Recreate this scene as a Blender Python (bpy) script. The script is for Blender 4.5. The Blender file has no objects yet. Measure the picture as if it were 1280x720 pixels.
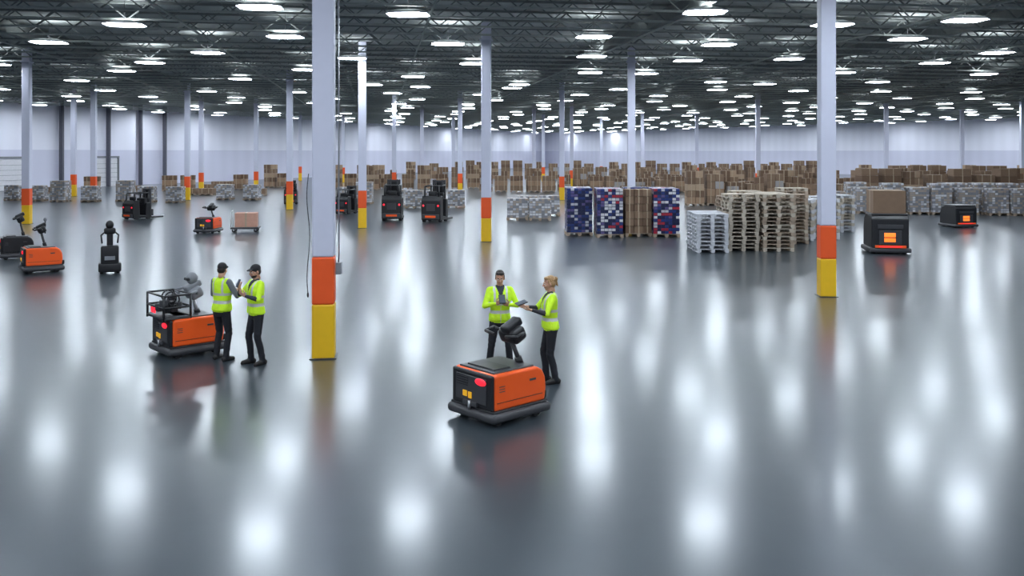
import bpy, bmesh, math, random
import numpy as np
from mathutils import Vector, Matrix, Euler
random.seed(7)
np.random.seed(7)
scene = bpy.context.scene
COL = scene.collection

# ------------------------------------------------------------------ materials
MATS = {}
def mat(name, color, rough=0.5, metal=0.0, emit=0.0, var=0.12, scale=6.0, bump=0.0, coat=0.0, ecol=None):
    if name in MATS: return MATS[name]
    m = bpy.data.materials.new(name); m.use_nodes = True
    nt = m.node_tree; b = nt.nodes['Principled BSDF']
    b.inputs['Roughness'].default_value = rough
    b.inputs['Metallic'].default_value = metal
    if coat: b.inputs['Coat Weight'].default_value = coat
    tc = nt.nodes.new('ShaderNodeTexCoord')
    nz = nt.nodes.new('ShaderNodeTexNoise'); nz.inputs['Scale'].default_value = scale
    nz.inputs['Detail'].default_value = 3
    nt.links.new(tc.outputs['Object'], nz.inputs['Vector'])
    mx = nt.nodes.new('ShaderNodeMix'); mx.data_type = 'RGBA'
    c = color
    mx.inputs[6].default_value = (c[0]*(1-var), c[1]*(1-var), c[2]*(1-var), 1)
    mx.inputs[7].default_value = (min(1, c[0]*(1+var)), min(1, c[1]*(1+var)), min(1, c[2]*(1+var)), 1)
    nt.links.new(nz.outputs['Fac'], mx.inputs[0])
    nt.links.new(mx.outputs[2], b.inputs['Base Color'])
    if bump:
        bp = nt.nodes.new('ShaderNodeBump'); bp.inputs['Strength'].default_value = bump
        bp.inputs['Distance'].default_value = 0.02
        nt.links.new(nz.outputs['Fac'], bp.inputs['Height'])
        nt.links.new(bp.outputs['Normal'], b.inputs['Normal'])
    if emit:
        e = ecol or color
        b.inputs['Emission Color'].default_value = (*e, 1)
        b.inputs['Emission Strength'].default_value = emit
    MATS[name] = m
    return m

ORANGE = mat('orange_paint', (1.0, 0.115, 0.010), 0.4, coat=0.2, var=0.03)
BLACK = mat('black_plastic', (0.012, 0.012, 0.014), 0.4)
RUBBER = mat('rubber', (0.02, 0.02, 0.02), 0.7)
DGREY = mat('dark_grey_steel', (0.05, 0.05, 0.055), 0.4)
GREY = mat('grey_plastic', (0.22, 0.23, 0.25), 0.45)
STEEL = mat('steel', (0.5, 0.5, 0.52), 0.3, 0.9)
WHITEP = mat('white_paint', (0.62, 0.63, 0.75), 0.5, var=0.03)
YELLOW = mat('yellow_paint', (0.85, 0.50, 0.01), 0.45, var=0.05)
ORANGEB = mat('orange_band', (0.85, 0.10, 0.015), 0.45, var=0.05)
REDL = mat('red_tail_light', (0.9, 0.02, 0.04), 0.3, emit=1.2, ecol=(1, 0.02, 0.04))
AMBER = mat('amber_light', (1.0, 0.25, 0.02), 0.3, emit=1.1, ecol=(1, 0.20, 0.03))
LABEL = mat('warning_label', (0.9, 0.45, 0.02), 0.4, emit=0.3)
WOOD = mat('pallet_wood', (0.36, 0.28, 0.21), 0.8, var=0.3, scale=9)
WOODL = mat('pallet_wood_pale', (0.48, 0.42, 0.34), 0.8, var=0.25, scale=9)
WOODW = mat('pallet_whitewashed', (0.56, 0.57, 0.60), 0.8, var=0.2, scale=9)
CARD = [mat('cardboard_a', (0.31, 0.20, 0.125), 0.75), mat('cardboard_b', (0.21, 0.135, 0.085), 0.75),
        mat('cardboard_c', (0.38, 0.27, 0.18), 0.7)]
CARDD = mat('cardboard_dark', (0.15, 0.09, 0.055), 0.75)
CARDG = mat('cardboard_grey', (0.33, 0.31, 0.30), 0.7)
TAPE = mat('packing_tape', (0.40, 0.31, 0.21), 0.3)
WRAPW = mat('white_wrap', (0.62, 0.62, 0.64), 0.35)
HIVIS = mat('hi_vis_fabric', (0.60, 0.93, 0.02), 0.7, emit=0.05, ecol=(0.6, 0.95, 0.02), bump=0.5, scale=14)
SILVER = mat('reflective_tape', (0.62, 0.64, 0.62), 0.35, 0.2)
TROUS = mat('black_trousers', (0.012, 0.013, 0.018), 0.85, bump=0.5, scale=12)
SHIRT = mat('grey_shirt', (0.16, 0.17, 0.20), 0.85, bump=0.4, scale=12)
NAVY = mat('navy_shirt', (0.03, 0.035, 0.05), 0.85, bump=0.4, scale=12)
SHOE = mat('shoe_leather', (0.015, 0.013, 0.012), 0.5)
SKIN = mat('skin', (0.55, 0.30, 0.20), 0.5, var=0.05)
LIP = mat('lips', (0.42, 0.14, 0.12), 0.5)
HAIRD = mat('dark_hair', (0.02, 0.013, 0.01), 0.55, bump=0.8, scale=50)
HAIRB = mat('blonde_hair', (0.42, 0.25, 0.11), 0.5, bump=0.8, scale=50)
CAPM = mat('black_cap', (0.015, 0.015, 0.018), 0.7)
EYEW = mat('eye_white', (0.8, 0.8, 0.78), 0.3)
IRIS = mat('iris', (0.03, 0.02, 0.01), 0.2)
SCREEN = mat('device_screen', (0.02, 0.03, 0.05), 0.6, emit=0.06, ecol=(0.3, 0.4, 0.6))
PINK = mat('kraft_pink_box', (0.55, 0.30, 0.22), 0.7)

# ------------------------------------------------------------------ builder
class Builder:
    def __init__(self):
        self.v = []; self.f = []; self.m = []; self.s = []; self.mats = []
    def mi(self, m):
        if m not in self.mats: self.mats.append(m)
        return self.mats.index(m)
    def raw(self, verts, faces, m, smooth=False, M=None):
        o = len(self.v)
        if M is not None: verts = [tuple(M @ Vector(p)) for p in verts]
        self.v += [tuple(p) for p in verts]
        self.f += [tuple(i + o for i in f) for f in faces]
        k = self.mi(m)
        self.m += [k] * len(faces)
        self.s += (smooth if isinstance(smooth, list) else [smooth] * len(faces))
    def bm(self, bm, m, smooth, M):
        bm.verts.index_update()
        self.raw([v.co[:] for v in bm.verts], [[v.index for v in f.verts] for f in bm.faces], m, smooth, M)
        bm.free()
    def box(self, c, s, m, bevel=0.0, rot=None, seg=2):
        M = Matrix.Translation(c) @ (rot.to_4x4() if rot is not None else Matrix())
        if bevel <= 0:
            x, y, z = [k / 2 for k in s]
            V = [(-x,-y,-z),(x,-y,-z),(x,y,-z),(-x,y,-z),(-x,-y,z),(x,-y,z),(x,y,z),(-x,y,z)]
            F = [(3,2,1,0),(4,5,6,7),(0,1,5,4),(1,2,6,5),(2,3,7,6),(3,0,4,7)]
            self.raw(V, F, m, False, M); return
        b = bmesh.new(); bmesh.ops.create_cube(b, size=1.0)
        bmesh.ops.scale(b, vec=s, verts=b.verts)
        bmesh.ops.bevel(b, geom=b.edges[:], offset=bevel, segments=seg, profile=0.5, affect='EDGES')
        self.bm(b, m, True if seg > 2 else False, M)
    def prism(self, pts, y0, y1, m, bevel=0.0, M=None, smooth=False):
        """profile in x,z extruded over y"""
        b = bmesh.new()
        a = [b.verts.new((p[0], y0, p[1])) for p in pts]
        f = b.faces.new(a)
        r = bmesh.ops.extrude_face_region(b, geom=[f])
        vs = [e for e in r['geom'] if isinstance(e, bmesh.types.BMVert)]
        bmesh.ops.translate(b, vec=(0, y1 - y0, 0), verts=vs)
        bmesh.ops.recalc_face_normals(b, faces=b.faces[:])
        if bevel: bmesh.ops.bevel(b, geom=b.edges[:], offset=bevel, segments=3, profile=0.5, affect='EDGES')
        self.bm(b, m, smooth, M if M is not None else Matrix())
    def cyl(self, a, b_, r, m, n=14, r2=None, cap=True):
        a = Vector(a); b_ = Vector(b_); r2 = r if r2 is None else r2
        d = (b_ - a).normalized()
        q = d.to_track_quat('Z', 'Y')
        V = []; 
        for (p, rr) in ((a, r), (b_, r2)):
            for i in range(n):
                t = 2 * math.pi * i / n
                V.append(p + q @ Vector((rr * math.cos(t), rr * math.sin(t), 0)))
        F = [(i, (i+1) % n, n + (i+1) % n, n + i) for i in range(n)]
        S = [True] * n
        if cap:
            F += [tuple(reversed(range(n))), tuple(range(n, 2*n))]; S += [False, False]
        self.raw(V, F, m, S)
    def tube(self, pts, r, m, n=8):
        for i in range(len(pts) - 1):
            self.cyl(pts[i], pts[i+1], r, m, n)
        for p in pts[1:-1]:
            self.ell(p, (r, r, r), m, 8, 6)
    def ell(self, c, r, m, nu=16, nv=10, rot=None):
        V, F = ellipsoid(c, r, rot, nu, nv)
        self.raw(V, F, m, True)
    def mesh(self, name):
        me = bpy.data.meshes.new(name)
        me.from_pydata(self.v, [], self.f)
        for m in self.mats: me.materials.append(m)
        me.polygons.foreach_set('material_index', self.m)
        me.polygons.foreach_set('use_smooth', self.s)
        me.update()
        return me
    def obj(self, name, loc=(0, 0, 0), rz=0.0):
        return place(name, self.mesh(name), loc, rz)

def place(name, me, loc=(0, 0, 0), rz=0.0, sc=None):
    o = bpy.data.objects.new(name, me); COL.objects.link(o)
    o.location = loc; o.rotation_euler = (0, 0, math.radians(rz))
    if sc: o.scale = sc
    return o

def ellipsoid(c, r, rot=None, nu=16, nv=10):
    V = []; F = []
    for j in range(1, nv):
        ph = math.pi * j / nv
        for i in range(nu):
            t = 2 * math.pi * i / nu
            V.append((math.sin(ph) * math.cos(t), math.sin(ph) * math.sin(t), math.cos(ph)))
    top = len(V); V.append((0, 0, 1)); bot = len(V); V.append((0, 0, -1))
    for j in range(nv - 2):
        for i in range(nu):
            a = j*nu + i; b = j*nu + (i+1) % nu
            F.append((a, a + nu, b + nu, b))
    for i in range(nu):
        F.append((top, i, (i+1) % nu))
        k = (nv-2)*nu
        F.append((bot, k + (i+1) % nu, k + i))
    out = []
    for p in V:
        q = Vector((p[0]*r[0], p[1]*r[1], p[2]*r[2]))
        if rot is not None: q = rot @ q
        out.append(tuple(q + Vector(c)))
    return out, F

def capsule(a, b, ra, rb, n=14, h=4):
    a = Vector(a); b = Vector(b); d = b - a
    L = max(d.length, 1e-5); q = d.normalized().to_track_quat('Z', 'Y')
    rings = []
    for j in range(1, h + 1):
        t = math.pi/2 * j / h
        rings.append((-ra * math.cos(t), ra * math.sin(t)))
    for j in range(0, h):
        t = math.pi/2 * j / h
        rings.append((L + rb * math.sin(t), rb * math.cos(t)))
    V = [tuple(a + q @ Vector((0, 0, -ra)))]
    for z, r in rings:
        for i in range(n):
            t = 2*math.pi*i/n
            V.append(tuple(a + q @ Vector((r*math.cos(t), r*math.sin(t), z))))
    V.append(tuple(a + q @ Vector((0, 0, L + rb))))
    F = []
    for i in range(n): F.append((0, 1 + (i+1) % n, 1 + i))
    for j in range(len(rings)-1):
        for i in range(n):
            p = 1 + j*n + i; k = 1 + j*n + (i+1) % n
            F.append((p, k, k + n, p + n))
    e = len(V)-1; s = 1 + (len(rings)-1)*n
    for i in range(n): F.append((e, s + i, s + (i+1) % n))
    return V, F

# ------------------------------------------------------------------ room shell
XL = lambda Y: -86.3 + 0.4128 * Y
XR = lambda Y: 153.3 - 0.6335 * Y
CZ = 9.3
corner = (8.2, 229.0)
cz_poly = [(XL(-12), -12), (XR(-12), -12), corner]

def floor_material():
    m = bpy.data.materials.new('polished_concrete'); m.use_nodes = True
    nt = m.node_tree; b = nt.nodes['Principled BSDF']
    tc = nt.nodes.new('ShaderNodeTexCoord')
    n1 = nt.nodes.new('ShaderNodeTexNoise'); n1.inputs['Scale'].default_value = 0.22; n1.inputs['Detail'].default_value = 1
    n2 = nt.nodes.new('ShaderNodeTexNoise'); n2.inputs['Scale'].default_value = 1.7; n2.inputs['Detail'].default_value = 6
    for n in (n1, n2): nt.links.new(tc.outputs['Object'], n.inputs['Vector'])
    mx = nt.nodes.new('ShaderNodeMix'); mx.data_type = 'RGBA'
    mx.inputs[6].default_value = (0.025, 0.034, 0.042, 1); mx.inputs[7].default_value = (0.052, 0.066, 0.077, 1)
    ad = nt.nodes.new('ShaderNodeMath'); ad.operation = 'MULTIPLY_ADD'
    ad.inputs[1].default_value = 0.5
    nt.links.new(n2.outputs['Fac'], ad.inputs[0]); 
    h = nt.nodes.new('ShaderNodeMath'); h.operation = 'MULTIPLY'; h.inputs[1].default_value = 0.5
    nt.links.new(n1.outputs['Fac'], h.inputs[0]); nt.links.new(h.outputs[0], ad.inputs[2])
    nt.links.new(ad.outputs[0], mx.inputs[0])
    nt.links.new(mx.outputs[2], b.inputs['Base Color'])
    # hazy ground concrete under a thinner, glossier sealer coat
    b.inputs['Roughness'].default_value = 0.285
    b.inputs['IOR'].default_value = 1.5
    b.inputs['Specular Tint'].default_value = (0.80, 0.90, 1.0, 1)
    b.inputs['Coat Weight'].default_value = 0.42
    b.inputs['Coat Roughness'].default_value = 0.15
    b.inputs['Coat IOR'].default_value = 1.5
    return m

def slab(name, poly, z0, z1, m):
    n = len(poly)
    V = [(x, y, z0) for x, y in poly] + [(x, y, z1) for x, y in poly]
    F = [tuple(reversed(range(n))), tuple(range(n, 2*n))] + [(i, (i+1) % n, n + (i+1) % n, n+i) for i in range(n)]
    b = Builder(); b.raw(V, F, m); return b.obj(name)
slab('floor', cz_poly, -0.3, 0.0, floor_material())
DECK = mat('ceiling_deck', (0.42, 0.45, 0.44), 0.8, var=0.3, scale=0.6)
slab('ceiling', cz_poly, CZ, CZ + 0.3, DECK)

def wall_material():
    m = bpy.data.materials.new('painted_wall_panels'); m.use_nodes = True
    nt = m.node_tree; b = nt.nodes['Principled BSDF']; b.inputs['Roughness'].default_value = 0.7
    tc = nt.nodes.new('ShaderNodeTexCoord'); sp = nt.nodes.new('ShaderNodeSeparateXYZ')
    nt.links.new(tc.outputs['Object'], sp.inputs[0])
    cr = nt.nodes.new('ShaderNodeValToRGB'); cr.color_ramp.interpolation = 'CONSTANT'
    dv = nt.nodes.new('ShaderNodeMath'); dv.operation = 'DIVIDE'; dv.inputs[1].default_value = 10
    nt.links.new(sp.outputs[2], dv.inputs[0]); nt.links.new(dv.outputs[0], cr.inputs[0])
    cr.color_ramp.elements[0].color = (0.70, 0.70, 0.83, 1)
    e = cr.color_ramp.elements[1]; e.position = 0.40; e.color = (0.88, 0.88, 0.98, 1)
    wv = nt.nodes.new('ShaderNodeTexWave'); wv.inputs['Scale'].default_value = 0.35
    nt.links.new(tc.outputs['Object'], wv.inputs['Vector'])
    mm = nt.nodes.new('ShaderNodeMix'); mm.data_type = 'RGBA'; mm.blend_type = 'MULTIPLY'; mm.inputs[0].default_value = 0.04
    nt.links.new(cr.outputs[0], mm.inputs[6]); nt.links.new(wv.outputs['Color'], mm.inputs[7])
    nt.links.new(mm.outputs[2], b.inputs['Base Color'])
    return m
WALLM = wall_material()
def wall(name, p, q, thick_dir):
    px, py = p; qx, qy = q; tx, ty = thick_dir
    slab(name, [(px, py), (qx, qy), (qx+tx, qy+ty), (px+tx, py+ty)], 0, CZ, WALLM)
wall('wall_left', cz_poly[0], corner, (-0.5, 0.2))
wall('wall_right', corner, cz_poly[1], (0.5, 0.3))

wang = math.degrees(math.atan2(1, 0.4128))
bl = Builder()
PIL = mat('dark_pilaster_steel', (0.10, 0.10, 0.13), 0.6)
for Y in (94, 99.7, 104, 107.5):
    bl.box((XL(Y) + 0.45, Y, CZ/2), (0.36, 0.36, CZ), PIL)
bl.obj('trim_1')
DOOR = mat('dock_door_panel', (0.72, 0.71, 0.74), 0.5)
for i, Y in enumerate(np.arange(84, 106, 11)):
    b = Builder()
    b.box((0, 0, 1.55), (3.0, 0.10, 3.1), DOOR, 0.02)
    for k in range(1, 6): b.box((0, -0.06, k*0.5), (2.9, 0.03, 0.03), GREY)
    for s in (-1, 1): b.box((s*1.6, -0.05, 1.65), (0.16, 0.2, 3.3), GREY)
    b.box((0, -0.05, 3.25), (3.4, 0.2, 0.2), GREY)
    b.obj('door_%d' % (i+1), (XL(Y+4.7) + 0.22, Y + 4.7, 0), wang)

# ------------------------------------------------------------------ roof structure
TR = mat('roof_steel', (0.44, 0.47, 0.45), 0.6, var=0.2)
TRD = mat('roof_steel_dark', (0.20, 0.215, 0.21), 0.6, var=0.2)
S = 0.15
b = Builder()
def bar(b, p, q, w, h, m):
    p = Vector(p); q = Vector(q); d = q - p; L = d.length
    rot = d.normalized().to_track_quat('X', 'Z').to_matrix()
    b.box((p + q) / 2, (L, w, h), m, 0, rot)
for Y0 in np.arange(6, 222, 2.4):
    xl = (-86.3 + 0.4128*Y0) / (1 - 0.4128*S); xr = (153.3 - 0.6335*Y0) / (1 + 0.6335*S)
    lim = 0.62*Y0 + 12
    xl = max(xl, -lim); xr = min(xr, lim)
    if xr - xl < 2: continue
    P = lambda x, z: (x, Y0 + S*x, z)
    bar(b, P(xl, 9.22), P(xr, 9.22), 0.12, 0.08, TRD)
    bar(b, P(xl, 8.62), P(xr, 8.62), 0.10, 0.07, TR)
    if Y0 < 95:
        step = 0.7 if Y0 < 60 else 1.2
        x = xl; up = True
        while x < xr - step:
            z0, z1 = (8.62, 9.2) if up else (9.2, 8.62)
            bar(b, P(x, z0), P(x + step, z1), 0.04, 0.04, TRD)
            x += step; up = not up
for x0 in np.arange(-80, 150, 13.0):
    ye = min((x0 + 86.3)/0.5628, (x0 - 153.3)/-0.4835)
    if ye < 10: continue
    bar(b, (x0 + 1.0, -8, 8.9), (x0 - S*(ye-1), ye-1, 8.9), 0.28, 0.5, TRD)
for x0 in np.arange(-70, 140, 9.0):
    ye = min((x0 + 86.3)/0.5628, (x0 - 153.3)/-0.4835)
    if ye < 10: continue
    a_, e_ = Vector((x0 + 1.0, -8, 8.54)), Vector((x0 - S*(ye-1), ye-1, 8.54))
    b.cyl(a_, e_, 0.045, TR, 6)
b.obj('roof_structure')

# ------------------------------------------------------------------ ceiling lights
LAMPM = mat('led_lens', (0.9, 0.93, 1.0), 0.4, emit=57.0, ecol=(0.81, 0.90, 1.0))
FILLM = mat('ceiling_fill_glow', (0.9, 0.93, 1.0), 0.4, emit=18.0, ecol=(0.88, 0.95, 0.99))  # unseen glow added on the lamp tops to brighten the ceiling
LH = mat('lamp_housing', (0.6, 0.61, 0.63), 0.5)
pts = [(-7.95,28.4),(-13.9,32.3),(-19.3,37.5),(-9,35.7),(-3.45,29.9),(-2.7,38),(3.24,35.7),(6.3,29.4),(8.8,38.3),(11.5,32.3),
 (15.7,31.2),(16,36.4),(-7.8,43.9),(-14,41.4),(-22,50.7),(-27.8,57.5),(-17,56.3),(3.8,43),(8.8,45),(13.6,44.2),(19,51.8),
 (23.9,58.8),(21.7,46.2),(22.3,41.4),(-6,54.5),(4.5,51.8),(0.5,61),(27.7,52.8),(13.3,58.8),(7.8,52.5),(-11.5,50.0),
 (-21,30),(-28,36),(-32,45),(-27,47),(24,31),(29,38),(33,45),(-36,56),(36,56),(-2,46.5),(-18.5,46),(-9.5,61),(17,60.5)]
for Y in (-4, 4, 12, 20):
    for X in np.arange(-27, 28, 6.6):
        pts.append((X + Y*0.1, Y + random.uniform(-.6, .6)))
r = 0
for Y in np.arange(64, 222, 7.6):
    r += 1
    for X in np.arange(-110, 110, 7.0):
        x = X + (r % 2)*1.2 - S*Y + random.uniform(-.7, .7); y = Y + S*x + random.uniform(-.5, .5)
        if abs(x) > 0.60*y + 5: continue
        if x < XL(y) + 2 or x > XR(y) - 2 or y < 63: continue
        pts.append((x, y))
b = Builder()
N = 8
for (x, y) in pts:
    ang = random.choice([0.1, 0.1, 0.15, -0.05])
    ca, sa = math.cos(ang), math.sin(ang)
    def ring(a, bb, z):
        o = []
        for i in range(N):
            t = 2*math.pi*(i+.5)/N
            px = a*math.copysign(abs(math.cos(t))**0.5, math.cos(t)); py = bb*math.copysign(abs(math.sin(t))**0.5, math.sin(t))
            o.append((x + px*ca - py*sa, y + px*sa + py*ca, z))
        return o
    b.raw(ring(.68, .55, 8.36), [tuple(reversed(range(N)))], LAMPM)
    V = ring(.71, .58, 8.355) + ring(.71, .58, 8.41) + ring(.4, .35, 8.5)
    F = [(i, (i+1) % N, N+(i+1) % N, N+i) for i in range(N)] + [(N+i, N+(i+1) % N, 2*N+(i+1) % N, 2*N+i) for i in range(N)]
    b.raw(V, F, LH)
    b.raw(ring(.4, .35, 8.5), [tuple(range(N))], FILLM)
    b.cyl((x, y, 8.5), (x, y, CZ), 0.012, DGREY, 4, cap=False)
b.obj('high_bay_ceiling_lights')

# ------------------------------------------------------------------ columns
b = Builder()
w = 0.41
b.box((0, 0, 0.5), (w, w, 1.0), YELLOW, 0.03)
b.box((0, 0, 1.435), (w, w, 0.87), ORANGEB, 0.03)
b.box((0, 0, (1.87 + CZ)/2), (w-0.01, w-0.01, CZ - 1.87), WHITEP, 0.03)
b.box((0, 0, 0.010), (w+.08, w+.08, 0.020), DGREY, 0.005)
b.box((0, 0, 8.55), (w+.12, w+.12, .06), WHITEP, 0.01)
cme = b.mesh('structural_column')
cols = [(-3.49,16.7),(8.30,23.75),(-1.09,38.2),(-25.6,47.5),(-7.48,45),(-14.67,59.4),(3.93,71),(-4.66,80.7),(22.4,82),
 (6.3,47.5),(37,89),(-25.6,71),(-29,84),(-33,71),(-37.5,77),(-25.3,89),(-11.2,85.5),(-10.2,102),(-7.5,115),(2.5,102),
 (4,115),(6.3,95),(15.5,107),(23,112),(51,102),(48.5,85.5),(12.1,122),(-21,112),(-28,119)]
for i, c in enumerate(cols): place('structural_column', cme, (c[0], c[1], 0), 7 if c[0] < -2 else -4)
b = Builder()
b.box((0, 0, 0), (0.10, 0.14, 0.22), GREY, 0.01)
b.cyl((0, 0, 0.1), (0, 0, 7.0), 0.014, STEEL, 8)
b.obj('column_electrical_box', (-3.49 + 0.285, 16.66, 1.65))
b = Builder()
P = []
for i in range(24):
    t = i/23; P.append((-0.03*math.sin(t*9), 0.02*math.cos(t*7), 3.4 - t*2.2 - 0.0))
b.tube([Vector(p) for p in P], 0.009, DGREY, 6)
b.ell((P[-1][0], P[-1][1], P[-1][2]-.04), (.02, .02, .05), BLACK)
b.obj('hanging_pull_cord', (-3.49 - 0.27, 16.62, 0))

# ------------------------------------------------------------------ vehicles
def console(b, base, top, head=BLACK, post=DGREY, s=1.0):
    base = Vector(base); top = Vector(top)
    b.cyl(base, top, 0.035, post, 12)
    b.cyl(base, base + (top-base)*0.3, 0.055, BLACK, 12)
    R = Euler((0, math.radians(-25), 0)).to_matrix()
    b.box(top + Vector((0, 0, 0.10*s)), (0.20*s, 0.30*s, 0.17*s), head, 0.045*s, R, 3)
    b.box(top + Vector((-.02, 0, 0.20*s)), (0.26*s, 0.14*s, 0.10*s), head, 0.03*s, R, 3)
    for sy in (-1, 1):
        p0 = top + Vector((0, sy*.13*s, .10*s)); p1 = top + Vector((-.06*s, sy*.26*s, .15*s))
        p2 = top + Vector((-.17*s, sy*.27*s, .12*s)); p3 = top + Vector((-.19*s, sy*.10*s, .10*s))
        b.tube([p0, p1, p2, p3], 0.022*s, head, 8)

def tractor(kind='a'):
    b = Builder()
    body = ORANGE if kind in 'abd' else BLACK
    H = .72
    # low skirt with rounded plan
    b.box((0, 0, 0.13), (1.15, 1.03, 0.14), DGREY, 0.065, None, 4)
    b.box((0, 0, 0.20), (1.04, 0.94, 0.06), BLACK, 0.02)
    for sx in (-.36, .36):
        for sy in (-.36, .36):
            b.cyl((sx, sy-.05, .075), (sx, sy+.05, .075), .075, RUBBER, 16)
    prof = [(-.47, .22), (.49, .22), (.52, .40), (.50, .56), (.44, .67), (.34, H), (-.44, H), (-.47, H-.04)]
    b.prism(prof, -.45, .45, body, 0.035)
    b.box((-.05, 0, H+.005), (.76, .76, .03), DGREY, .012)
    b.box((-.20, 0, H+.025), (.30, .60, .03), BLACK, .012)
    # black end panel with inset
    b.box((-.49, 0, .465), (.06, .88, .50), BLACK, .03)
    b.box((-.525, 0, .47), (.02, .66, .36), DGREY, .008)
    b.box((-.53, 0, .27), (.06, .30, .07), DGREY, .01)
    b.cyl((-.56, 0, .19), (-.56, 0, .31), .022, STEEL, 10)
    b.ell((-.54, -.22, .60), (.02, .12, .05), REDL)
    b.box((-.54, .12, .39), (.015, .09, .08), LABEL, .004)
    b.box((-.54, .01, .38), (.015, .07, .09), LABEL, .004)
    for k in range(4): b.box((-.538, .18, .51 + .035*k), (.012, .24, .014), BLACK)
    for sy in (-1, 1):
        b.box((.0, sy*.452, .33), (.86, .006, .008), BLACK)
        b.box((.24, sy*.453, .56), (.12, .006, .03), DGREY)
        for k in range(3): b.box((-.34, sy*.453, .48 + k*.035), (.10, .006, .010), DGREY)
    b.box((.53, 0, .28), (.08, .8, .12), BLACK, .02)
    if kind == 'a':
        console(b, (.30, -.12, H), (.20, -.06, 1.03), s=1.25)
    elif kind == 'b':
        z0, z1 = H, 1.16
        fr = [(-.62, -.40), (-.62, .40), (-.12, .40), (-.12, -.40)]
        for i in range(4):
            p, q = fr[i], fr[(i+1) % 4]
            b.cyl((*p, z0-.02), (*p, z1), .022, BLACK)
            for z in (z1, z0+.03, (z0+z1)/2): b.cyl((*p, z), (*q, z), .018, BLACK)
        for i in range(10):
            x = -.58 + .42*random.random(); y = -.34 + .68*random.random(); z = .82 + .22*random.random()
            b.box((x, y, z), (.12, .14, .13), random.choice([BLACK, BLACK, DGREY, BLACK, DGREY]), .02, Euler((0, 0, random.random()*3)).to_matrix())
        for k in range(3):
            c = Vector((-.38 + .05*k, -.25 + .25*k, 1.06)); ring = [c + Vector((.11*math.cos(t), .02*k, .11*math.sin(t))) for t in np.linspace(0, 6.283, 14)]
            b.tube(ring, .015, BLACK, 6)
        b.box((-.62, .1, .86), (.02, .2, .1), REDL, .01)
        b.box((-.36, 0, H+.02), (.54, .84, .04), DGREY, .01)
        console(b, (.18, 0, H), (.10, .0, 1.0), GREY, STEEL, 1.25)
        b.cyl((.08, 0, 1.2), (.07, 0, 1.34), .05, GREY)
        b.ell((.07, 0, 1.40), (.11, .11, .12), GREY)
        b.box((-.01, 0, 1.39), (.10, .16, .06), BLACK, .02)
    elif kind == 'c':
        console(b, (.2, 0, H), (.1, 0, 1.15), s=1.2)
    elif kind == 'd':
        console(b, (.1, 0, H), (.0, 0, 1.10), s=1.1)
        b.cyl((.1, 0, 1.1), (.1, 0, 1.45), .02, DGREY); b.ell((.1, 0, 1.5), (.05, .05, .06), GREY)
    return b
ta = tractor('a').mesh('tow_tractor'); tb = tractor('b').mesh('tow_tractor_rack')
tcm = tractor('c').mesh('tow_tractor_black'); td = tractor('d').mesh('tow_tractor_d')
place('tow_tractor', ta, (-.185, 13.02, 0), 42)
place('tow_tractor', tb, (-6.15, 17.1, 0), 42)
place('tow_tractor', td, (-14.95, 28.6, 0), 35, (1.05, 1.05, 1.1))
place('tow_tractor', tcm, (-17.7, 32.2, 0), 30, (1, 1, 1.1))
place('tow_tractor', ta, (-14.3, 42.4, 0), 85)

def loaded_tug():
    b = Builder()
    b.box((0, 0, .14), (1.6, 1.5, .18), DGREY, .06, None, 3)
    for sx in (-.5, .5):
        for sy in (-.55, .55): b.cyl((sx, sy-.06, .1), (sx, sy+.06, .1), .1, RUBBER, 16)
    b.prism([(-.74,.22),(.74,.22),(.74,.9),(.6,1.3),(.3,1.45),(-.6,1.45),(-.74,1.3)], -.66, .66, BLACK, .04)
    for sy in (-1, 1): b.box((-.62, sy*.6, .85), (.1, .12, 1.1), BLACK, .03)
    b.box((-.755, 0, .62), (.03, .80, .52), DGREY, .012)
    b.box((-.775, .02, .62), (.02, .40, .34), AMBER, .008, None, 3)
    b.box((-.79, 0, .62), (.015, .48, .03), BLACK)
    b.box((-.76, 0, 1.02), (.03, .9, .16), DGREY, .01)
    b.box((-.79, 0, .28), (.03, 1.1, .10), ORANGE, .01)
    b.box((-.81, 0, .28), (.01, .8, .03), REDL)
    b.box((0, 0, 1.47), (1.3, 1.3, .06), DGREY, .02)
    return b
ltm = loaded_tug().mesh('electric_tugger')
place('electric_tugger', ltm, (14.2, 34.2, 0), 80)
place('electric_tugger', ltm, (22.7, 45.8, 0), 100, (.85, .9, .75))
def cardbox(s, m=CARD[1]):
    b = Builder(); b.box((0, 0, s[2]/2), s, m, .008)
    b.box((0, 0, s[2]/2), (s[0]+.004, .06, s[2]+.004), TAPE)
    b.box((0, 0, s[2]*.5), (.06*.2, s[1]+.003, s[2]+.003), CARD[1])
    return b
cardbox((1.15, 1.2, .85)).obj('cardboard_carton', (14.2, 34.2, 1.503), -10)

b = Builder()
b.box((0, 0, .2), (1.3, .9, .08), DGREY, .02)
for sx in (-.5, .5):
    for sy in (-.35, .35): b.cyl((sx, sy-.03, .085), (sx, sy+.03, .085), .085, RUBBER, 12); b.box((sx, sy, .13), (.06, .08, .1), STEEL)
b.tube([Vector((-.62, -.4, .22)), Vector((-.62, -.4, 1.0)), Vector((-.62, .4, 1.0)), Vector((-.62, .4, .22))], .02, STEEL)
b.box((.05, 0, .58), (1.0, .75, .66), PINK, .01); b.box((.05, 0, .58), (.08, .755, .67), TAPE)
b.obj('platform_cart', (-12.7, 42.9, 0), 10)

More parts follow.
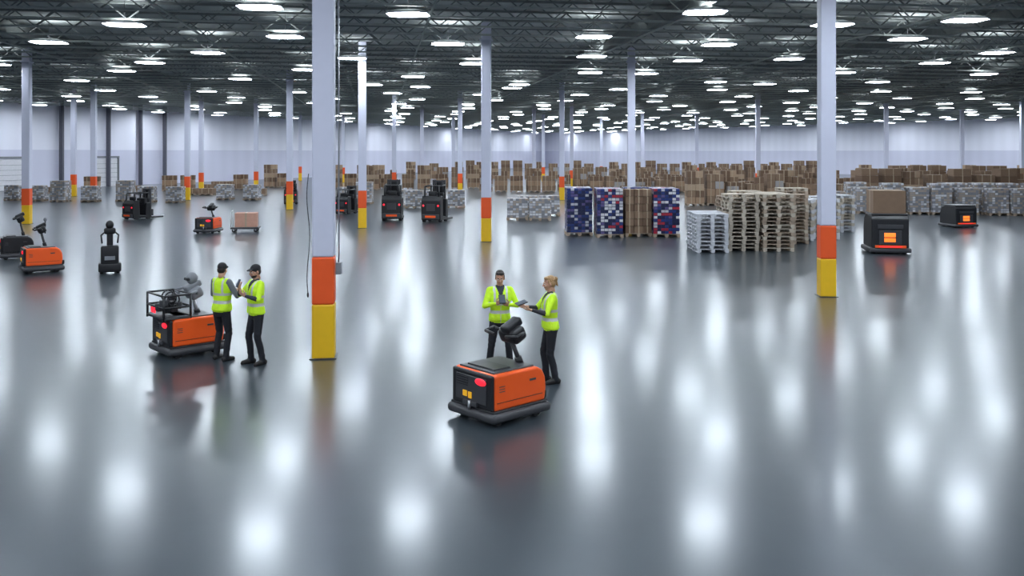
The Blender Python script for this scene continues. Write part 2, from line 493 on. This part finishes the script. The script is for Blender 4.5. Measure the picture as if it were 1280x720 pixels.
b = Builder()
b.box((0, 0, .2), (.66, .46, .28), BLACK, .05, None, 3)
b.box((0, -.05, .58), (.52, .36, .6), BLACK, .06, None, 3)
for sx in (-.2, .2):
    b.box((sx, .75, .1), (.16, 1.15, .06), DGREY, .02)
    b.cyl((sx-.05, 1.2, .05), (sx+.05, 1.2, .05), .05, RUBBER, 12)
    b.cyl((sx*1.2-.04, -.05, .09), (sx*1.2+.04, -.05, .09), .09, RUBBER, 12)
b.box((0, -.0, 1.05), (.18, .12, .5), BLACK, .03)
b.box((0, 0, 1.33), (.34, .2, .2), BLACK, .06, None, 3)
b.ell((0, 0, 1.52), (.12, .12, .14), BLACK)
b.box((.0, -.25, .5), (.3, .02, .12), GREY, .005)
for s in (-1, 1): b.tube([Vector((s*.14, 0, 1.3)), Vector((s*.25, -.06, 1.2)), Vector((s*.22, -.1, .95))], .025, BLACK)
b.obj('walkie_pallet_jack', (-12.6, 28.2, 0), 24)

def reach_truck():
    b = Builder()
    b.prism([(-.75,.12),(-.8,.5),(-.78,1.25),(-.6,1.5),(-.3,1.5),(-.25,.35),(.2,.3),(.25,1.3),(.6,1.3),(.62,.12)], -.55, .55, BLACK, .04)
    b.box((-.05, .42, .75), (.7, .14, .9), DGREY, .04)
    b.box((-.82, 0, .32), (.08, 1.0, .28), DGREY, .03)
    for sx in (-.5, .45):
        for sy in (-.46, .46): b.cyl((sx, sy-.08, .15), (sx, sy+.08, .15), .15, RUBBER, 16)
    for sy in (-.40, .40):
        b.tube([Vector((-.60, sy, 1.4)), Vector((-.55, sy, 2.02)), Vector((.5, sy, 2.08)), Vector((.5, sy, 1.1))], .05, BLACK)
    for x in np.arange(-.5, .5, .13): b.box((x, 0, 2.05), (.08, .82, .04), BLACK)
    b.box((.35, 0, 1.4), (.3, .8, .5), BLACK, .05)
    b.box((-.40, 0, 1.62), (.22, .46, .30), BLACK, .06, None, 3)
    b.cyl((.15, -.1, 1.3), (.05, -.1, 1.45), .03, BLACK); b.ell((.05, -.1, 1.48), (.07, .12, .05), BLACK)
    for sy in (-.33, -.2, .2, .33): b.box((.72, sy, 1.22), (.12, .09, 2.3), DGREY, .01)
    for z in (.3, .9, 1.5, 2.3): b.box((.72, 0, z), (.08, .66, .1), DGREY)
    b.box((.80, 0, 1.2), (.02, .6, 2.1), BLACK)
    b.box((.85, 0, .5), (.05, .9, .5), DGREY)
    for sy in (-.45, .45): b.box((1.1, sy, .12), (1.1, .12, .12), BLACK, .02)
    for sy in (-.24, .24): b.box((1.4, sy, .2), (1.0, .12, .04), STEEL, .01)
    for sy in (-.42, .42): b.ell((-.80, sy, .95), (.03, .05, .06), REDL)
    b.box((-.805, 0, .85), (.02, .5, .4), DGREY, .01)
    b.box((-.87, 0, .33), (.01, .6, .12), ORANGE)
    return b.mesh('reach_truck')
fk = reach_truck()
for (x, y, r) in [(-4.2, 49.2, 75), (-6.65, 50.2, 92), (-10.2, 55.5, 70), (-21.2, 51, 60), (-16.2, 66, 100)]:
    place('reach_truck', fk, (x, y, 0), r, ((.9, 1, .95) if y < 50.5 else (.85, .85, .72)))

# ------------------------------------------------------------------ pallets & goods
def put(name, me, x, y, r):
    for c in cols:
        if abs(c[0]-x) < 1.05 and abs(c[1]-y) < 1.05: return
    place(name, me, (x, y, 0), r)
def add_pallet(b, z, m=WOOD, L=1.2, W=1.0, jx=0, jy=0):
    for i in range(6): b.box((jx, jy - W/2 + .06 + i*(W-.12)/5, z + .133), (L, .11, .022), m)
    for y in (-W/2+.05, 0, W/2-.05):
        for x in (-L/2+.08, 0, L/2-.08): b.box((jx + x, jy + y, z + .072), (.15, .09, .1), m)
    for x in (-L/2+.06, 0, L/2-.06): b.box((jx + x, jy, z + .011), (.1, W, .022), m)
def pallet_stack(n, ms):
    b = Builder()
    for i in range(n): add_pallet(b, i*.146, random.choice(ms), jx=random.uniform(-.03, .03), jy=random.uniform(-.03, .03))
    return b.mesh('pallet_stack')
ps = [pallet_stack(15, [WOODL]), pallet_stack(14, [WOOD, WOODL]), pallet_stack(15, [WOODL, WOOD, WOODL]), pallet_stack(10, [WOODW]), pallet_stack(12, [WOODL, WOODW])]
for (x, y, r, k) in [(8.85, 34.9, 3, 0), (10.15, 34.8, 2, 2), (8.9, 36.2, 0, 1), (10.2, 36.1, 0, 0), (11.6, 37.6, 5, 1), (9.7, 37.6, 0, 2),
                     (7.55, 34.4, 0, 3), (7.6, 35.6, 2, 3), (12.3, 38.9, 2, 4), (13.7, 39.6, -3, 4), (12.6, 40.6, 0, 2), (14.2, 41.8, 0, 4), (15.6, 43, 3, 4)]:
    put('wooden_pallet_stack', ps[k], x, y, r)
def bundle_load(h=1.5, seed=0, cm=None, nx=7, ny=6, lh=.135):
    rs = random.Random(seed); b = Builder(); add_pallet(b, 0, WOOD)
    L, W = 1.16, .96
    n = int((h-.15)/lh)
    for k in range(n):
        for i in range(nx):
            for j in range(ny):
                if 0 < i < nx-1 and 0 < j < ny-1 and k < n-1: continue
                m = rs.choice(cm)
                b.box((-L/2 + (i+.5)*L/nx, -W/2 + (j+.5)*W/ny, .15 + (k+.45)*lh), (L/nx*.90, W/ny*.90, lh*.80), m)
    b.box((0, 0, .15 + n*lh/2 - .01), (L-.05, W-.05, n*lh-.04), cm[0])
    return b.mesh('wrapped_goods')
PG = mat('pack_grey', (.22, .22, .24), .4); PP = mat('pack_pale', (.46, .46, .50), .4); PT = mat('pack_tan', (.36, .30, .25), .5)
WB = [PG, WRAPW, PP, PT, PG, PT]
BLU = mat('pack_blue', (.015, .035, .17), .35); RED = mat('pack_red', (.35, .02, .04), .35); DB = mat('pack_navy', (.01, .015, .06), .35)
PUR = mat('pack_purple', (.10, .08, .22), .35)
gl = [bundle_load(2.2, 1, [DB, DB, BLU, BLU, DB, PUR, PP]), bundle_load(2.25, 2, [DB, BLU, WRAPW, WRAPW, PUR, BLU, PP, RED, DB]),
      bundle_load(2.2, 3, [BLU, PP, RED, PUR, DB, DB]), bundle_load(2.25, 4, [DB, WRAPW, BLU, RED, BLU, DB, PP, PUR])]
wl = [bundle_load(1.35, 5, WB), bundle_load(1.65, 6, WB), bundle_load(1.95, 7, WB)]
for (x, y, r, k) in [(3.05, 41.3, 3, 0), (4.35, 40.4, 0, 1), (4.4, 41.6, 0, 2), (6.9, 40.6, 0, 3), (6.95, 41.9, 0, 1), (5.75, 42.2, 0, 0), (3.1, 42.6, 0, 1)]:
    put('shrink_wrapped_drinks_pallet', gl[k], x, y, r)
def carton_load(nl, seed, nx=2, ny=2, lh=.46, mats=CARD, drop=.0):
    rs = random.Random(seed); b = Builder(); add_pallet(b, 0, WOOD)
    sx, sy = 1.2/nx, 1.0/ny
    for k in range(nl):
        lm = rs.choice(mats)
        for i in range(nx):
            for j in range(ny):
                if k == nl-1 and rs.random() < drop: continue
                m = lm if rs.random() < .7 else rs.choice(mats)
                c = (-.6 + (i+.5)*sx + rs.uniform(-.012, .012), -.5 + (j+.5)*sy + rs.uniform(-.012, .012), .146 + (k+.5)*lh)
                b.box(c, (sx-.02, sy-.02, lh-.015), m)
                b.box(c, (.06, sy-.016, lh-.012), TAPE)
    return b.mesh('carton_load')
DK = CARD + [CARDD, CARD[1]]
cl = [carton_load(4, 1, drop=.4, mats=DK), carton_load(5, 2, mats=DK, drop=.3), carton_load(4, 3, 2, 1, .52, [CARD[1], CARD[0], CARDG]), carton_load(3, 4, drop=.5, mats=DK),
      carton_load(5, 5, 1, 1, .5, [CARD[1], CARDD, CARD[0]]), carton_load(6, 6, 3, 3, .33, [CARDD, CARD[1]], .3), carton_load(2, 8, mats=DK, drop=.3), carton_load(5, 9, 3, 2, .3, [CARDG, CARD[1], CARDD])]
put('carton_pallet', cl[5], 5.65, 40.9, 4)
for (x, y, r, k) in [(16.6, 47, 0, 1), (17.8, 50, 0, 1), (.3, 50.5, 0, 0), (1.55, 50.2, 0, 0), (0.9, 53, 0, 0), (2.2, 53.5, 5, 0),
        (-5.2, 60, 0, 0), (-6.6, 61, 0, 0), (-8, 62, 0, 0), (-3.8, 61.5, 3, 0), (-10.8, 66, 0, 1), (-12.2, 66.3, 0, 0)]:
    put('wrapped_goods_pallet', wl[k], x, y, r)
for i in range(11):
    for j in range(2):
        put('wrapped_goods_pallet', wl[random.choice([1, 2, 2])], 22 + i*1.4 + random.uniform(-.15, .15), 56 + j*1.5 - i*.35, random.uniform(-4, 4))
def row(x0, x1, y0, y1, step=1.45, depth=1, ks=(0, 1, 2, 3, 4), gap=0.08):
    n = int(abs(x1-x0)/step)
    for i in range(n+1):
        t = i/max(n, 1)
        for j in range(depth):
            if random.random() < gap: continue
            put('carton_pallet', cl[random.choice(ks)], x0 + (x1-x0)*t + random.uniform(-.08, .08), y0 + (y1-y0)*t + j*1.4 + random.uniform(-.1, .1), random.choice([0, 0, 2, -3, 5]))
row(-2.5, 20, 86, 84, ks=(0, 2, 3, 7, 0), depth=2, gap=.2)
row(5, 32, 96, 90, ks=(1, 2, 0), gap=.2)
row(24, 44, 78, 74, ks=(1, 2, 4, 0, 3), depth=2, gap=.15)
row(13, 20.5, 64, 66, ks=(0, 1, 2, 7), depth=2)
row(9, 14, 74, 74, ks=(0, 3, 7), depth=2, gap=.3)
row(22, 34, 64, 62, ks=(1, 4, 2, 0))
row(-14, -4, 90, 94, ks=(0, 1, 2, 3), depth=2, gap=.2)
row(-32, -14, 98, 94, ks=(0, 3, 6, 1), gap=.25)
row(-42, -26, 82, 92, ks=(6, 3), gap=.4)
row(-30, -19, 80, 78, ks=(6, 3), gap=.5)
row(36, 58, 96, 92, ks=(1, 4, 0, 3), step=1.6, gap=.15)
row(-14, 40, 125, 120, ks=(1, 2, 4), step=1.6, gap=.2)
for i in range(9):
    put('wrapped_goods_pallet', wl[random.choice([0, 0, 1])], -39 + i*2.3, 70 + random.uniform(-3, 2), random.uniform(-5, 5))

# ------------------------------------------------------------------ people
def do_remesh(shapes, voxel, it):
    V = []; F = []
    for v, f in shapes:
        o = len(V); V += v; F += [tuple(i+o for i in g) for g in f]
    me = bpy.data.meshes.new('tmp'); me.from_pydata(V, [], F)
    ob = bpy.data.objects.new('tmp', me); COL.objects.link(ob)
    m = ob.modifiers.new('r', 'REMESH'); m.mode = 'VOXEL'; m.voxel_size = voxel; m.adaptivity = 0
    s = ob.modifiers.new('s', 'SMOOTH'); s.factor = .5; s.iterations = it
    dg = bpy.context.evaluated_depsgraph_get(); dg.update()
    r = bpy.data.meshes.new_from_object(ob.evaluated_get(dg))
    co = np.empty(len(r.vertices)*3); r.vertices.foreach_get('co', co)
    faces = [tuple(p.vertices) for p in r.polygons]
    bpy.data.objects.remove(ob); bpy.data.meshes.remove(me); bpy.data.meshes.remove(r)
    return co.reshape(-1, 3), faces

class Soft:
    def __init__(self): self.sh = []; self.sd = []
    def cap(self, a, b, ra, rb, tag, bias=0):
        self.sh.append(capsule(a, b, ra, rb))
        a = np.array(a, float); bb = np.array(b, float)
        def f(p):
            d = bb-a; t = np.clip(((p-a) @ d)/max(d@d, 1e-9), 0, 1)
            return np.linalg.norm(p-(a+t[:, None]*d), axis=1)-(ra+t*(rb-ra)) + bias
        self.sd.append((f, tag))
    def ell(self, c, r, tag, rot=None, bias=0):
        self.sh.append(ellipsoid(c, r, rot, 20, 14))
        R = np.array(rot) if rot is not None else np.eye(3)
        c = np.array(c, float); rr = np.array(r, float)
        def f(p):
            q = (p-c) @ R
            return (np.linalg.norm(q/rr, axis=1)-1)*rr.min() + bias
        self.sd.append((f, tag))
    def loft(self, secs, tag, bias=0, n=24):
        V = []; F = []
        for (z, rx, ry, cx, cy) in secs:
            for i in range(n):
                t = 2*math.pi*i/n; c, s = math.cos(t), math.sin(t)
                V.append((cx + rx*math.copysign(abs(c)**.85, c), cy + ry*math.copysign(abs(s)**.85, s), z))
        for j in range(len(secs)-1):
            for i in range(n):
                a = j*n+i; b = j*n+(i+1) % n; F.append((a, b, b+n, a+n))
        F.append(tuple(reversed(range(n)))); k = (len(secs)-1)*n; F.append(tuple(range(k, k+n)))
        self.sh.append((V, F))
        S_ = np.array(secs, float)
        def f(p):
            z = np.clip(p[:, 2], S_[0, 0], S_[-1, 0])
            g = [np.interp(z, S_[:, 0], S_[:, k]) for k in range(1, 5)]
            q = np.sqrt(((p[:, 0]-g[2])/g[0])**2 + ((p[:, 1]-g[3])/g[1])**2)
            return (q-1)*np.minimum(g[0], g[1]) + np.abs(p[:, 2]-z) + bias
        self.sd.append((f, tag))
    def build(self, voxel, it):
        co, faces = do_remesh(self.sh, voxel, it)
        cen = np.array([co[list(f)].mean(axis=0) for f in faces])
        D = np.stack([f(cen) for f, _ in self.sd], 1)
        idx = D.argmin(1)
        return co, faces, cen, [self.sd[i][1] for i in idx]

def ik(s, t, l1, l2, hint):
    s = Vector(s); t = Vector(t); d = t-s; L = min(d.length, (l1+l2)*.995); dn = d.normalized()
    a = (l1*l1-l2*l2+L*L)/(2*L); h = math.sqrt(max(l1*l1-a*a, 0))
    hv = Vector(hint); hv = (hv - dn*hv.dot(dn)).normalized()
    return s + dn*a + hv*h, s + dn*L

def hand(B, wrist, d, nrm, side, curl, skin=SKIN):
    d = Vector(d).normalized(); n = Vector(nrm); n = (n - d*n.dot(d)).normalized(); s = d.cross(n)*side
    w = Vector(wrist); S_ = Soft()
    for k in (-.026, -.009, .009, .026):
        S_.cap(w + d*.012 + s*k*.8, w + d*.085 + s*k, .015, .0125, 'skin')
    S_.cap(w - d*.03, w + d*.02, .025, .024, 'skin')
    for k, Ln in ((.029, .070), (.010, .079), (-.010, .074), (-.029, .058)):
        p = w + d*.085 + s*k; a = curl*.6; r = .0092
        for j, fr in enumerate((.45, .32, .23)):
            dd = d*math.cos(a) + n*math.sin(a); q = p + dd*Ln*fr*1.05
            S_.cap(p, q, r, r*.92, 'skin'); p = q; r *= .93; a += curl
    p = w + d*.025 + s*.032; q = p + (d*.6 + s*.62 + n*.25).normalized()*.042; S_.cap(p, q, .014, .011, 'skin')
    q2 = q + (d*.9 + s*.15 + n*.45).normalized()*.032; S_.cap(q, q2, .0108, .0095, 'skin')
    q3 = q2 + (d*.85 - s*.15 + n*.6).normalized()*.024; S_.cap(q2, q3, .0095, .008, 'skin')
    co, F, _, _ = S_.build(.0045, 1)
    B.raw([tuple(c) for c in co], F, skin, True)

def person(name, loc, yaw, H=1.78, sw=.175, hands=None, feet=None, head=(0, 0), hair=HAIRD, sleeve_u='hivis', sleeve_f='skin',
           cap=False, bun=False, shirt=NAVY, twist=0, lean=0.0, beard=False):
    B = Builder(); S_ = Soft()
    female = bun
    k = H/1.78
    hw = .17 if not female else .172
    S_.loft([(.80, .10, .085, 0, .01), (.88, hw-.005, .115, 0, .01), (.97, hw, .12, 0, .01), (1.03, .155, .105, 0, 0)], 'trous')
    vb = [(.915, hw+.028, .142, 0, .005), (.98, hw+.020, .138, 0, .0), (1.08, (.168 if not female else .155), .122, 0, -.005),
          (1.20, (.182 if not female else .168), .132, 0, -.012), (1.31, sw+.022, .138, 0, -.012), (1.40, sw+.020, .125, 0, -.002),
          (1.455, sw-.015, .10, 0, .008), (1.49, .10, .075, 0, .012)]
    vb = [(z, a, b_, cx, cy - lean*(z-.9)) for z, a, b_, cx, cy in vb]
    S_.loft(vb, 'vest', bias=-.004)
    ly = -lean*.6
    S_.cap((0, ly+.012, 1.47), (0, ly-.002, 1.585), .058, .052, 'skin')
    S_.cap((-.05, ly+.012, 1.485), (.05, ly+.012, 1.485), .042, .042, 'shirt')
    feet = feet or [(-.11, 0, 8), (.11, 0, -8)]
    for i, sx in enumerate((-1, 1)):
        fx, fy, fa = feet[i]
        hip = Vector((sx*.088, .01, .90)); ank = Vector((fx, fy+.02, .10))
        kn, ank = ik(hip, ank, .415, .40, (sx*.15, -1, 0))
        S_.cap(hip, hip*.45 + kn*.55, .094, .078, 'trous'); S_.cap(hip*.45 + kn*.55, kn, .078, .063, 'trous')
        S_.cap(kn, kn*.55 + ank*.45 + Vector((0, .008, 0)), .062, .061, 'trous'); S_.cap(kn*.55 + ank*.45 + Vector((0, .008, 0)), ank - Vector((0, 0, .035)), .061, .054, 'trous')
        a = math.radians(fa); fd = Vector((-math.sin(a), -math.cos(a), 0))
        c = Vector((fx, fy + .02, 0))
        S_.cap(c - fd*.05 + Vector((0, 0, .045)), c + fd*.05 + Vector((0, 0, .05)), .043, .045, 'shoe')
        S_.cap(c + fd*.05 + Vector((0, 0, .048)), c + fd*.155 + Vector((0, 0, .034)), .046, .034, 'shoe')
        S_.cap(c - fd*.055 + Vector((0, 0, .018)), c + fd*.165 + Vector((0, 0, .016)), .030, .030, 'shoe')
    hl = []
    for i, sx in enumerate((-1, 1)):
        hd = hands[i]
        sh = Vector((sx*sw, ly+.01, 1.435))
        el, wr = ik(sh, hd['t'], .295, .255, hd.get('hint', (sx*.8, .5, -1)))
        S_.cap((sx*(sw-.06), ly+.01, 1.44), sh, .062, .060, 'vest')
        S_.cap(sh, sh*.4 + el*.6, .062, .052, 'su'); S_.cap(sh*.4 + el*.6, el, .052, .046, 'su2')
        S_.cap(el, el*.45 + wr*.55, .045, .037, 'sf'); S_.cap(el*.45 + wr*.55, wr, .036, .027, 'sf')
        fd = hd.get('d'); fd = Vector(fd) if fd else (wr-el)
        hl.append((wr, fd, hd.get('n', (0, 0, 1)), hd.get('side', 1), hd.get('curl', .45)))
    co, F, cen, tags = S_.build(.0115, 3)
    # gentle cloth folds on trousers and vest
    z = co[:, 2]; rad = np.stack([co[:, 0], co[:, 1]], 1); rad = rad/np.maximum(np.linalg.norm(rad, axis=1, keepdims=True), 1e-4)
    fold = .0035*np.sin(z*70 + co[:, 0]*40)*np.exp(-((z-.52)/.10)**2) + .004*np.sin(z*60 + co[:, 0]*30)*np.exp(-((z-.17)/.07)**2) + .004*np.sin(co[:, 0]*60 + z*18)*np.exp(-((z-1.0)/.09)**2)
    co[:, :2] += rad*fold[:, None]
    co[:, 2] = np.maximum(co[:, 2], 0.0)
    tm = {'skin': SKIN, 'trous': TROUS, 'shoe': SHOE, 'shirt': shirt}
    tm['su'] = HIVIS if sleeve_u == 'hivis' else shirt
    tm['su2'] = HIVIS if sleeve_u == 'hivis' else shirt
    tm['sf'] = {'skin': SKIN, 'hivis': HIVIS, 'shirt': shirt}[sleeve_f]
    base = len(B.v); B.v += [tuple(c) for c in co]
    for f, c, t in zip(F, cen, tags):
        x, y, z = c
        if t == 'vest':
            m = HIVIS
            if 1.045 < z < 1.10 or 1.19 < z < 1.235: m = SILVER
            elif z >= 1.19 and .085 < abs(x) < .125: m = SILVER
            elif y < 0 and abs(x) < (z-1.30)*.38: m = shirt
            elif y < 0 and abs(x) < .006: m = SILVER
        else: m = tm[t]
        B.f.append(tuple(i+base for i in f)); B.m.append(B.mi(m)); B.s.append(True)
    for wr, fd, n, sd, cu in hl: hand(B, wr, fd, n, sd, cu)
    S_ = Soft()
    S_.ell((0, .018, .035), (.074, .092, .080), 'skin')
    S_.ell((0, -.022, -.018), (.063, .070, .088), 'skin')
    S_.ell((0, -.040, -.078), (.042, .044, .036), 'skin' if not beard else 'hair')
    S_.cap((0, -.088, .012), (0, -.106, -.022), .008, .0125, 'skin')
    S_.cap((0, .02, -.06), (0, .03, -.12), .055, .055, 'skin')
    for s in (-1, 1):
        S_.ell((s*.075, .008, -.012), (.011, .019, .031), 'skin')
        S_.cap((s*.016, -.088, .026), (s*.044, -.078, .026), .0065, .005, 'brow')
        S_.ell((s*.035, -.07, -.028), (.022, .018, .018), 'skin')
    S_.ell((0, -.086, -.052), (.024, .010, .0085), 'lip', bias=-.002)
    if cap:
        S_.ell((0, .024, .046), (.083, .098, .084), 'cap', bias=-.001)
        S_.ell((0, -.085, .058), (.062, .065, .009), 'cap', rot=Euler((.2, 0, 0)).to_matrix())
    else:
        S_.ell((0, .036, .052), (.079, .088, .080), 'hair', bias=-.001)
        S_.ell((.02, -.030, .095), (.050, .042, .028), 'hair', bias=-.001)
        S_.ell((-.025, -.022, .093), (.046, .040, .027), 'hair', bias=-.001)
        for s in (-1, 1): S_.cap((s*.070, -.008, .05), (s*.071, -.006, -.005), .012, .007, 'hair')
    S_.ell((0, .048, -.008), (.076, .066, .075), 'hair')
    if bun:
        S_.ell((0, .125, .055), (.038, .036, .040), 'hair')
        S_.cap((0, .12, .03), (0, .135, -.06), .028, .014, 'hair')
        S_.ell((0, .04, .005), (.084, .068, .08), 'hair')
    if beard:
        S_.ell((0, -.03, -.07), (.058, .058, .045), 'hair')
        S_.ell((0, -.086, -.052), (.026, .012, .009), 'lip', bias=-.004)
    co, F, cen, tags = S_.build(.006, 1)
    R = Matrix.Rotation(head[0], 3, 'Z') @ Matrix.Rotation(head[1], 3, 'X')
    hc = Vector((0, ly - .005, 1.655))
    piv = Vector((0, .01, -.09))
    M = Matrix.Translation(hc + piv) @ R.to_4x4() @ Matrix.Translation(-piv)
    tm = {'skin': SKIN, 'hair': hair, 'brow': hair, 'cap': CAPM, 'lip': LIP}
    base = len(B.v); B.v += [tuple(M @ Vector(c)) for c in co]
    for f, t in zip(F, tags):
        B.f.append(tuple(i+base for i in f)); B.m.append(B.mi(tm[t])); B.s.append(True)
    for s in (-1, 1):
        V, Fx = ellipsoid((s*.029, -.078, .004), (.0125, .012, .0075), None, 12, 8); B.raw(V, Fx, EYEW, True, M)
        V, Fx = ellipsoid((s*.029, -.0885, .003), (.006, .003, .006), None, 10, 6); B.raw(V, Fx, IRIS, True, M)
    o = B.obj(name, loc, yaw); o.scale = (k, k, k)
    return o

def held(name, B, parent, loc, rot):
    o = B.obj(name)
    M = Matrix.LocRotScale(parent.location, parent.rotation_euler, parent.scale)
    o.matrix_world = M @ Matrix.Translation(loc) @ rot.to_4x4()
    return o

def device(w, h, t):
    b = Builder(); b.box((0, 0, 0), (w, h, t), BLACK, .004); b.box((0, 0, t/2), (w*.88, h*.88, .003), SCREEN)
    return b

p3 = person('warehouse_worker', (-.21, 15.5, 0), 8, 1.77, hands=[
    dict(t=(-.085, -.27, 1.245), d=(.35, -.7, .35), n=(.8, .3, .3), side=1, curl=.55, hint=(-1, .2, -1)),
    dict(t=(.10, -.25, 1.215), d=(-.45, -.7, .3), n=(-.6, .3, .7), side=-1, curl=.5, hint=(1, .2, -1))],
    feet=[(-.19, 0, 12), (.19, .02, -12)], head=(-.12, .32), sleeve_f='hivis', lean=.03)
held('handheld_scanner', device(.11, .19, .02), p3, (-.01, -.385, 1.335), Euler((math.radians(40), 0, 0)).to_matrix())
p4 = person('warehouse_worker', (.63, 14.84, 0), -78, 1.76, sw=.155, hands=[
    dict(t=(-.05, -.40, 1.27), d=(.25, -.9, .12), n=(.5, .0, .8), side=1, curl=.25, hint=(-.7, .3, -1)),
    dict(t=(.13, -.34, 1.24), d=(-.3, -.9, .1), n=(-.3, 0, .9), side=-1, curl=.22, hint=(.7, .3, -1))],
    feet=[(-.10, -.06, 10), (.10, .05, -10)], head=(-.05, .18), hair=HAIRB, bun=True, sleeve_f='shirt', shirt=mat('charcoal_sleeve', (.03, .03, .035), .8))
held('tablet_computer', device(.26, .18, .012), p4, (.03, -.50, 1.352), Euler((math.radians(18), 0, 0)).to_matrix())
p1 = person('warehouse_worker', (-5.30, 16.45, 0), 155, 1.78, hands=[
    dict(t=(-.13, -.26, 1.20), n=(.7, 0, .5), side=1, curl=.5, hint=(-1, .4, -1)),
    dict(t=(.12, -.27, 1.18), n=(-.7, 0, .5), side=-1, curl=.5, hint=(1, .4, -1))],
    feet=[(-.13, .02, 10), (.14, -.03, -10)], head=(.25, .2), cap=True, sleeve_u='shirt', sleeve_f='shirt', shirt=SHIRT)
p2 = person('warehouse_worker', (-4.59, 16.13, 0), -48, 1.79, hands=[
    dict(t=(-.07, -.27, 1.36), d=(.3, -.4, .8), n=(.7, .5, 0), side=1, curl=.55, hint=(-1, .0, -1)),
    dict(t=(.10, -.25, 1.25), d=(-.45, -.6, .5), n=(-.5, .5, .5), side=-1, curl=.5, hint=(1, .0, -1))],
    feet=[(-.12, -.05, 8), (.12, .05, -12)], head=(.1, .2), cap=True, beard=True, sleeve_f='shirt')
held('smartphone', device(.075, .15, .01), p2, (-.015, -.325, 1.47), Euler((math.radians(65), 0, 0)).to_matrix())

# ------------------------------------------------------------------ world, camera
wd = bpy.data.worlds.new('World'); scene.world = wd; wd.use_nodes = True
wd.node_tree.nodes['Background'].inputs[0].default_value = (0.50, 0.60, 0.85, 1)
wd.node_tree.nodes['Background'].inputs[1].default_value = 0.35

cam = bpy.data.cameras.new('camera'); co_ = bpy.data.objects.new('camera', cam); COL.objects.link(co_)
cam.sensor_width = 36; cam.clip_end = 600
cam.lens = 1125/1280*36; cam.shift_y = -170/1280
co_.location = (0, 0, 3.8); co_.rotation_euler = (math.radians(90), 0, 0)
scene.camera = co_
scene.view_settings.view_transform = 'Standard'
scene.view_settings.look = 'None'
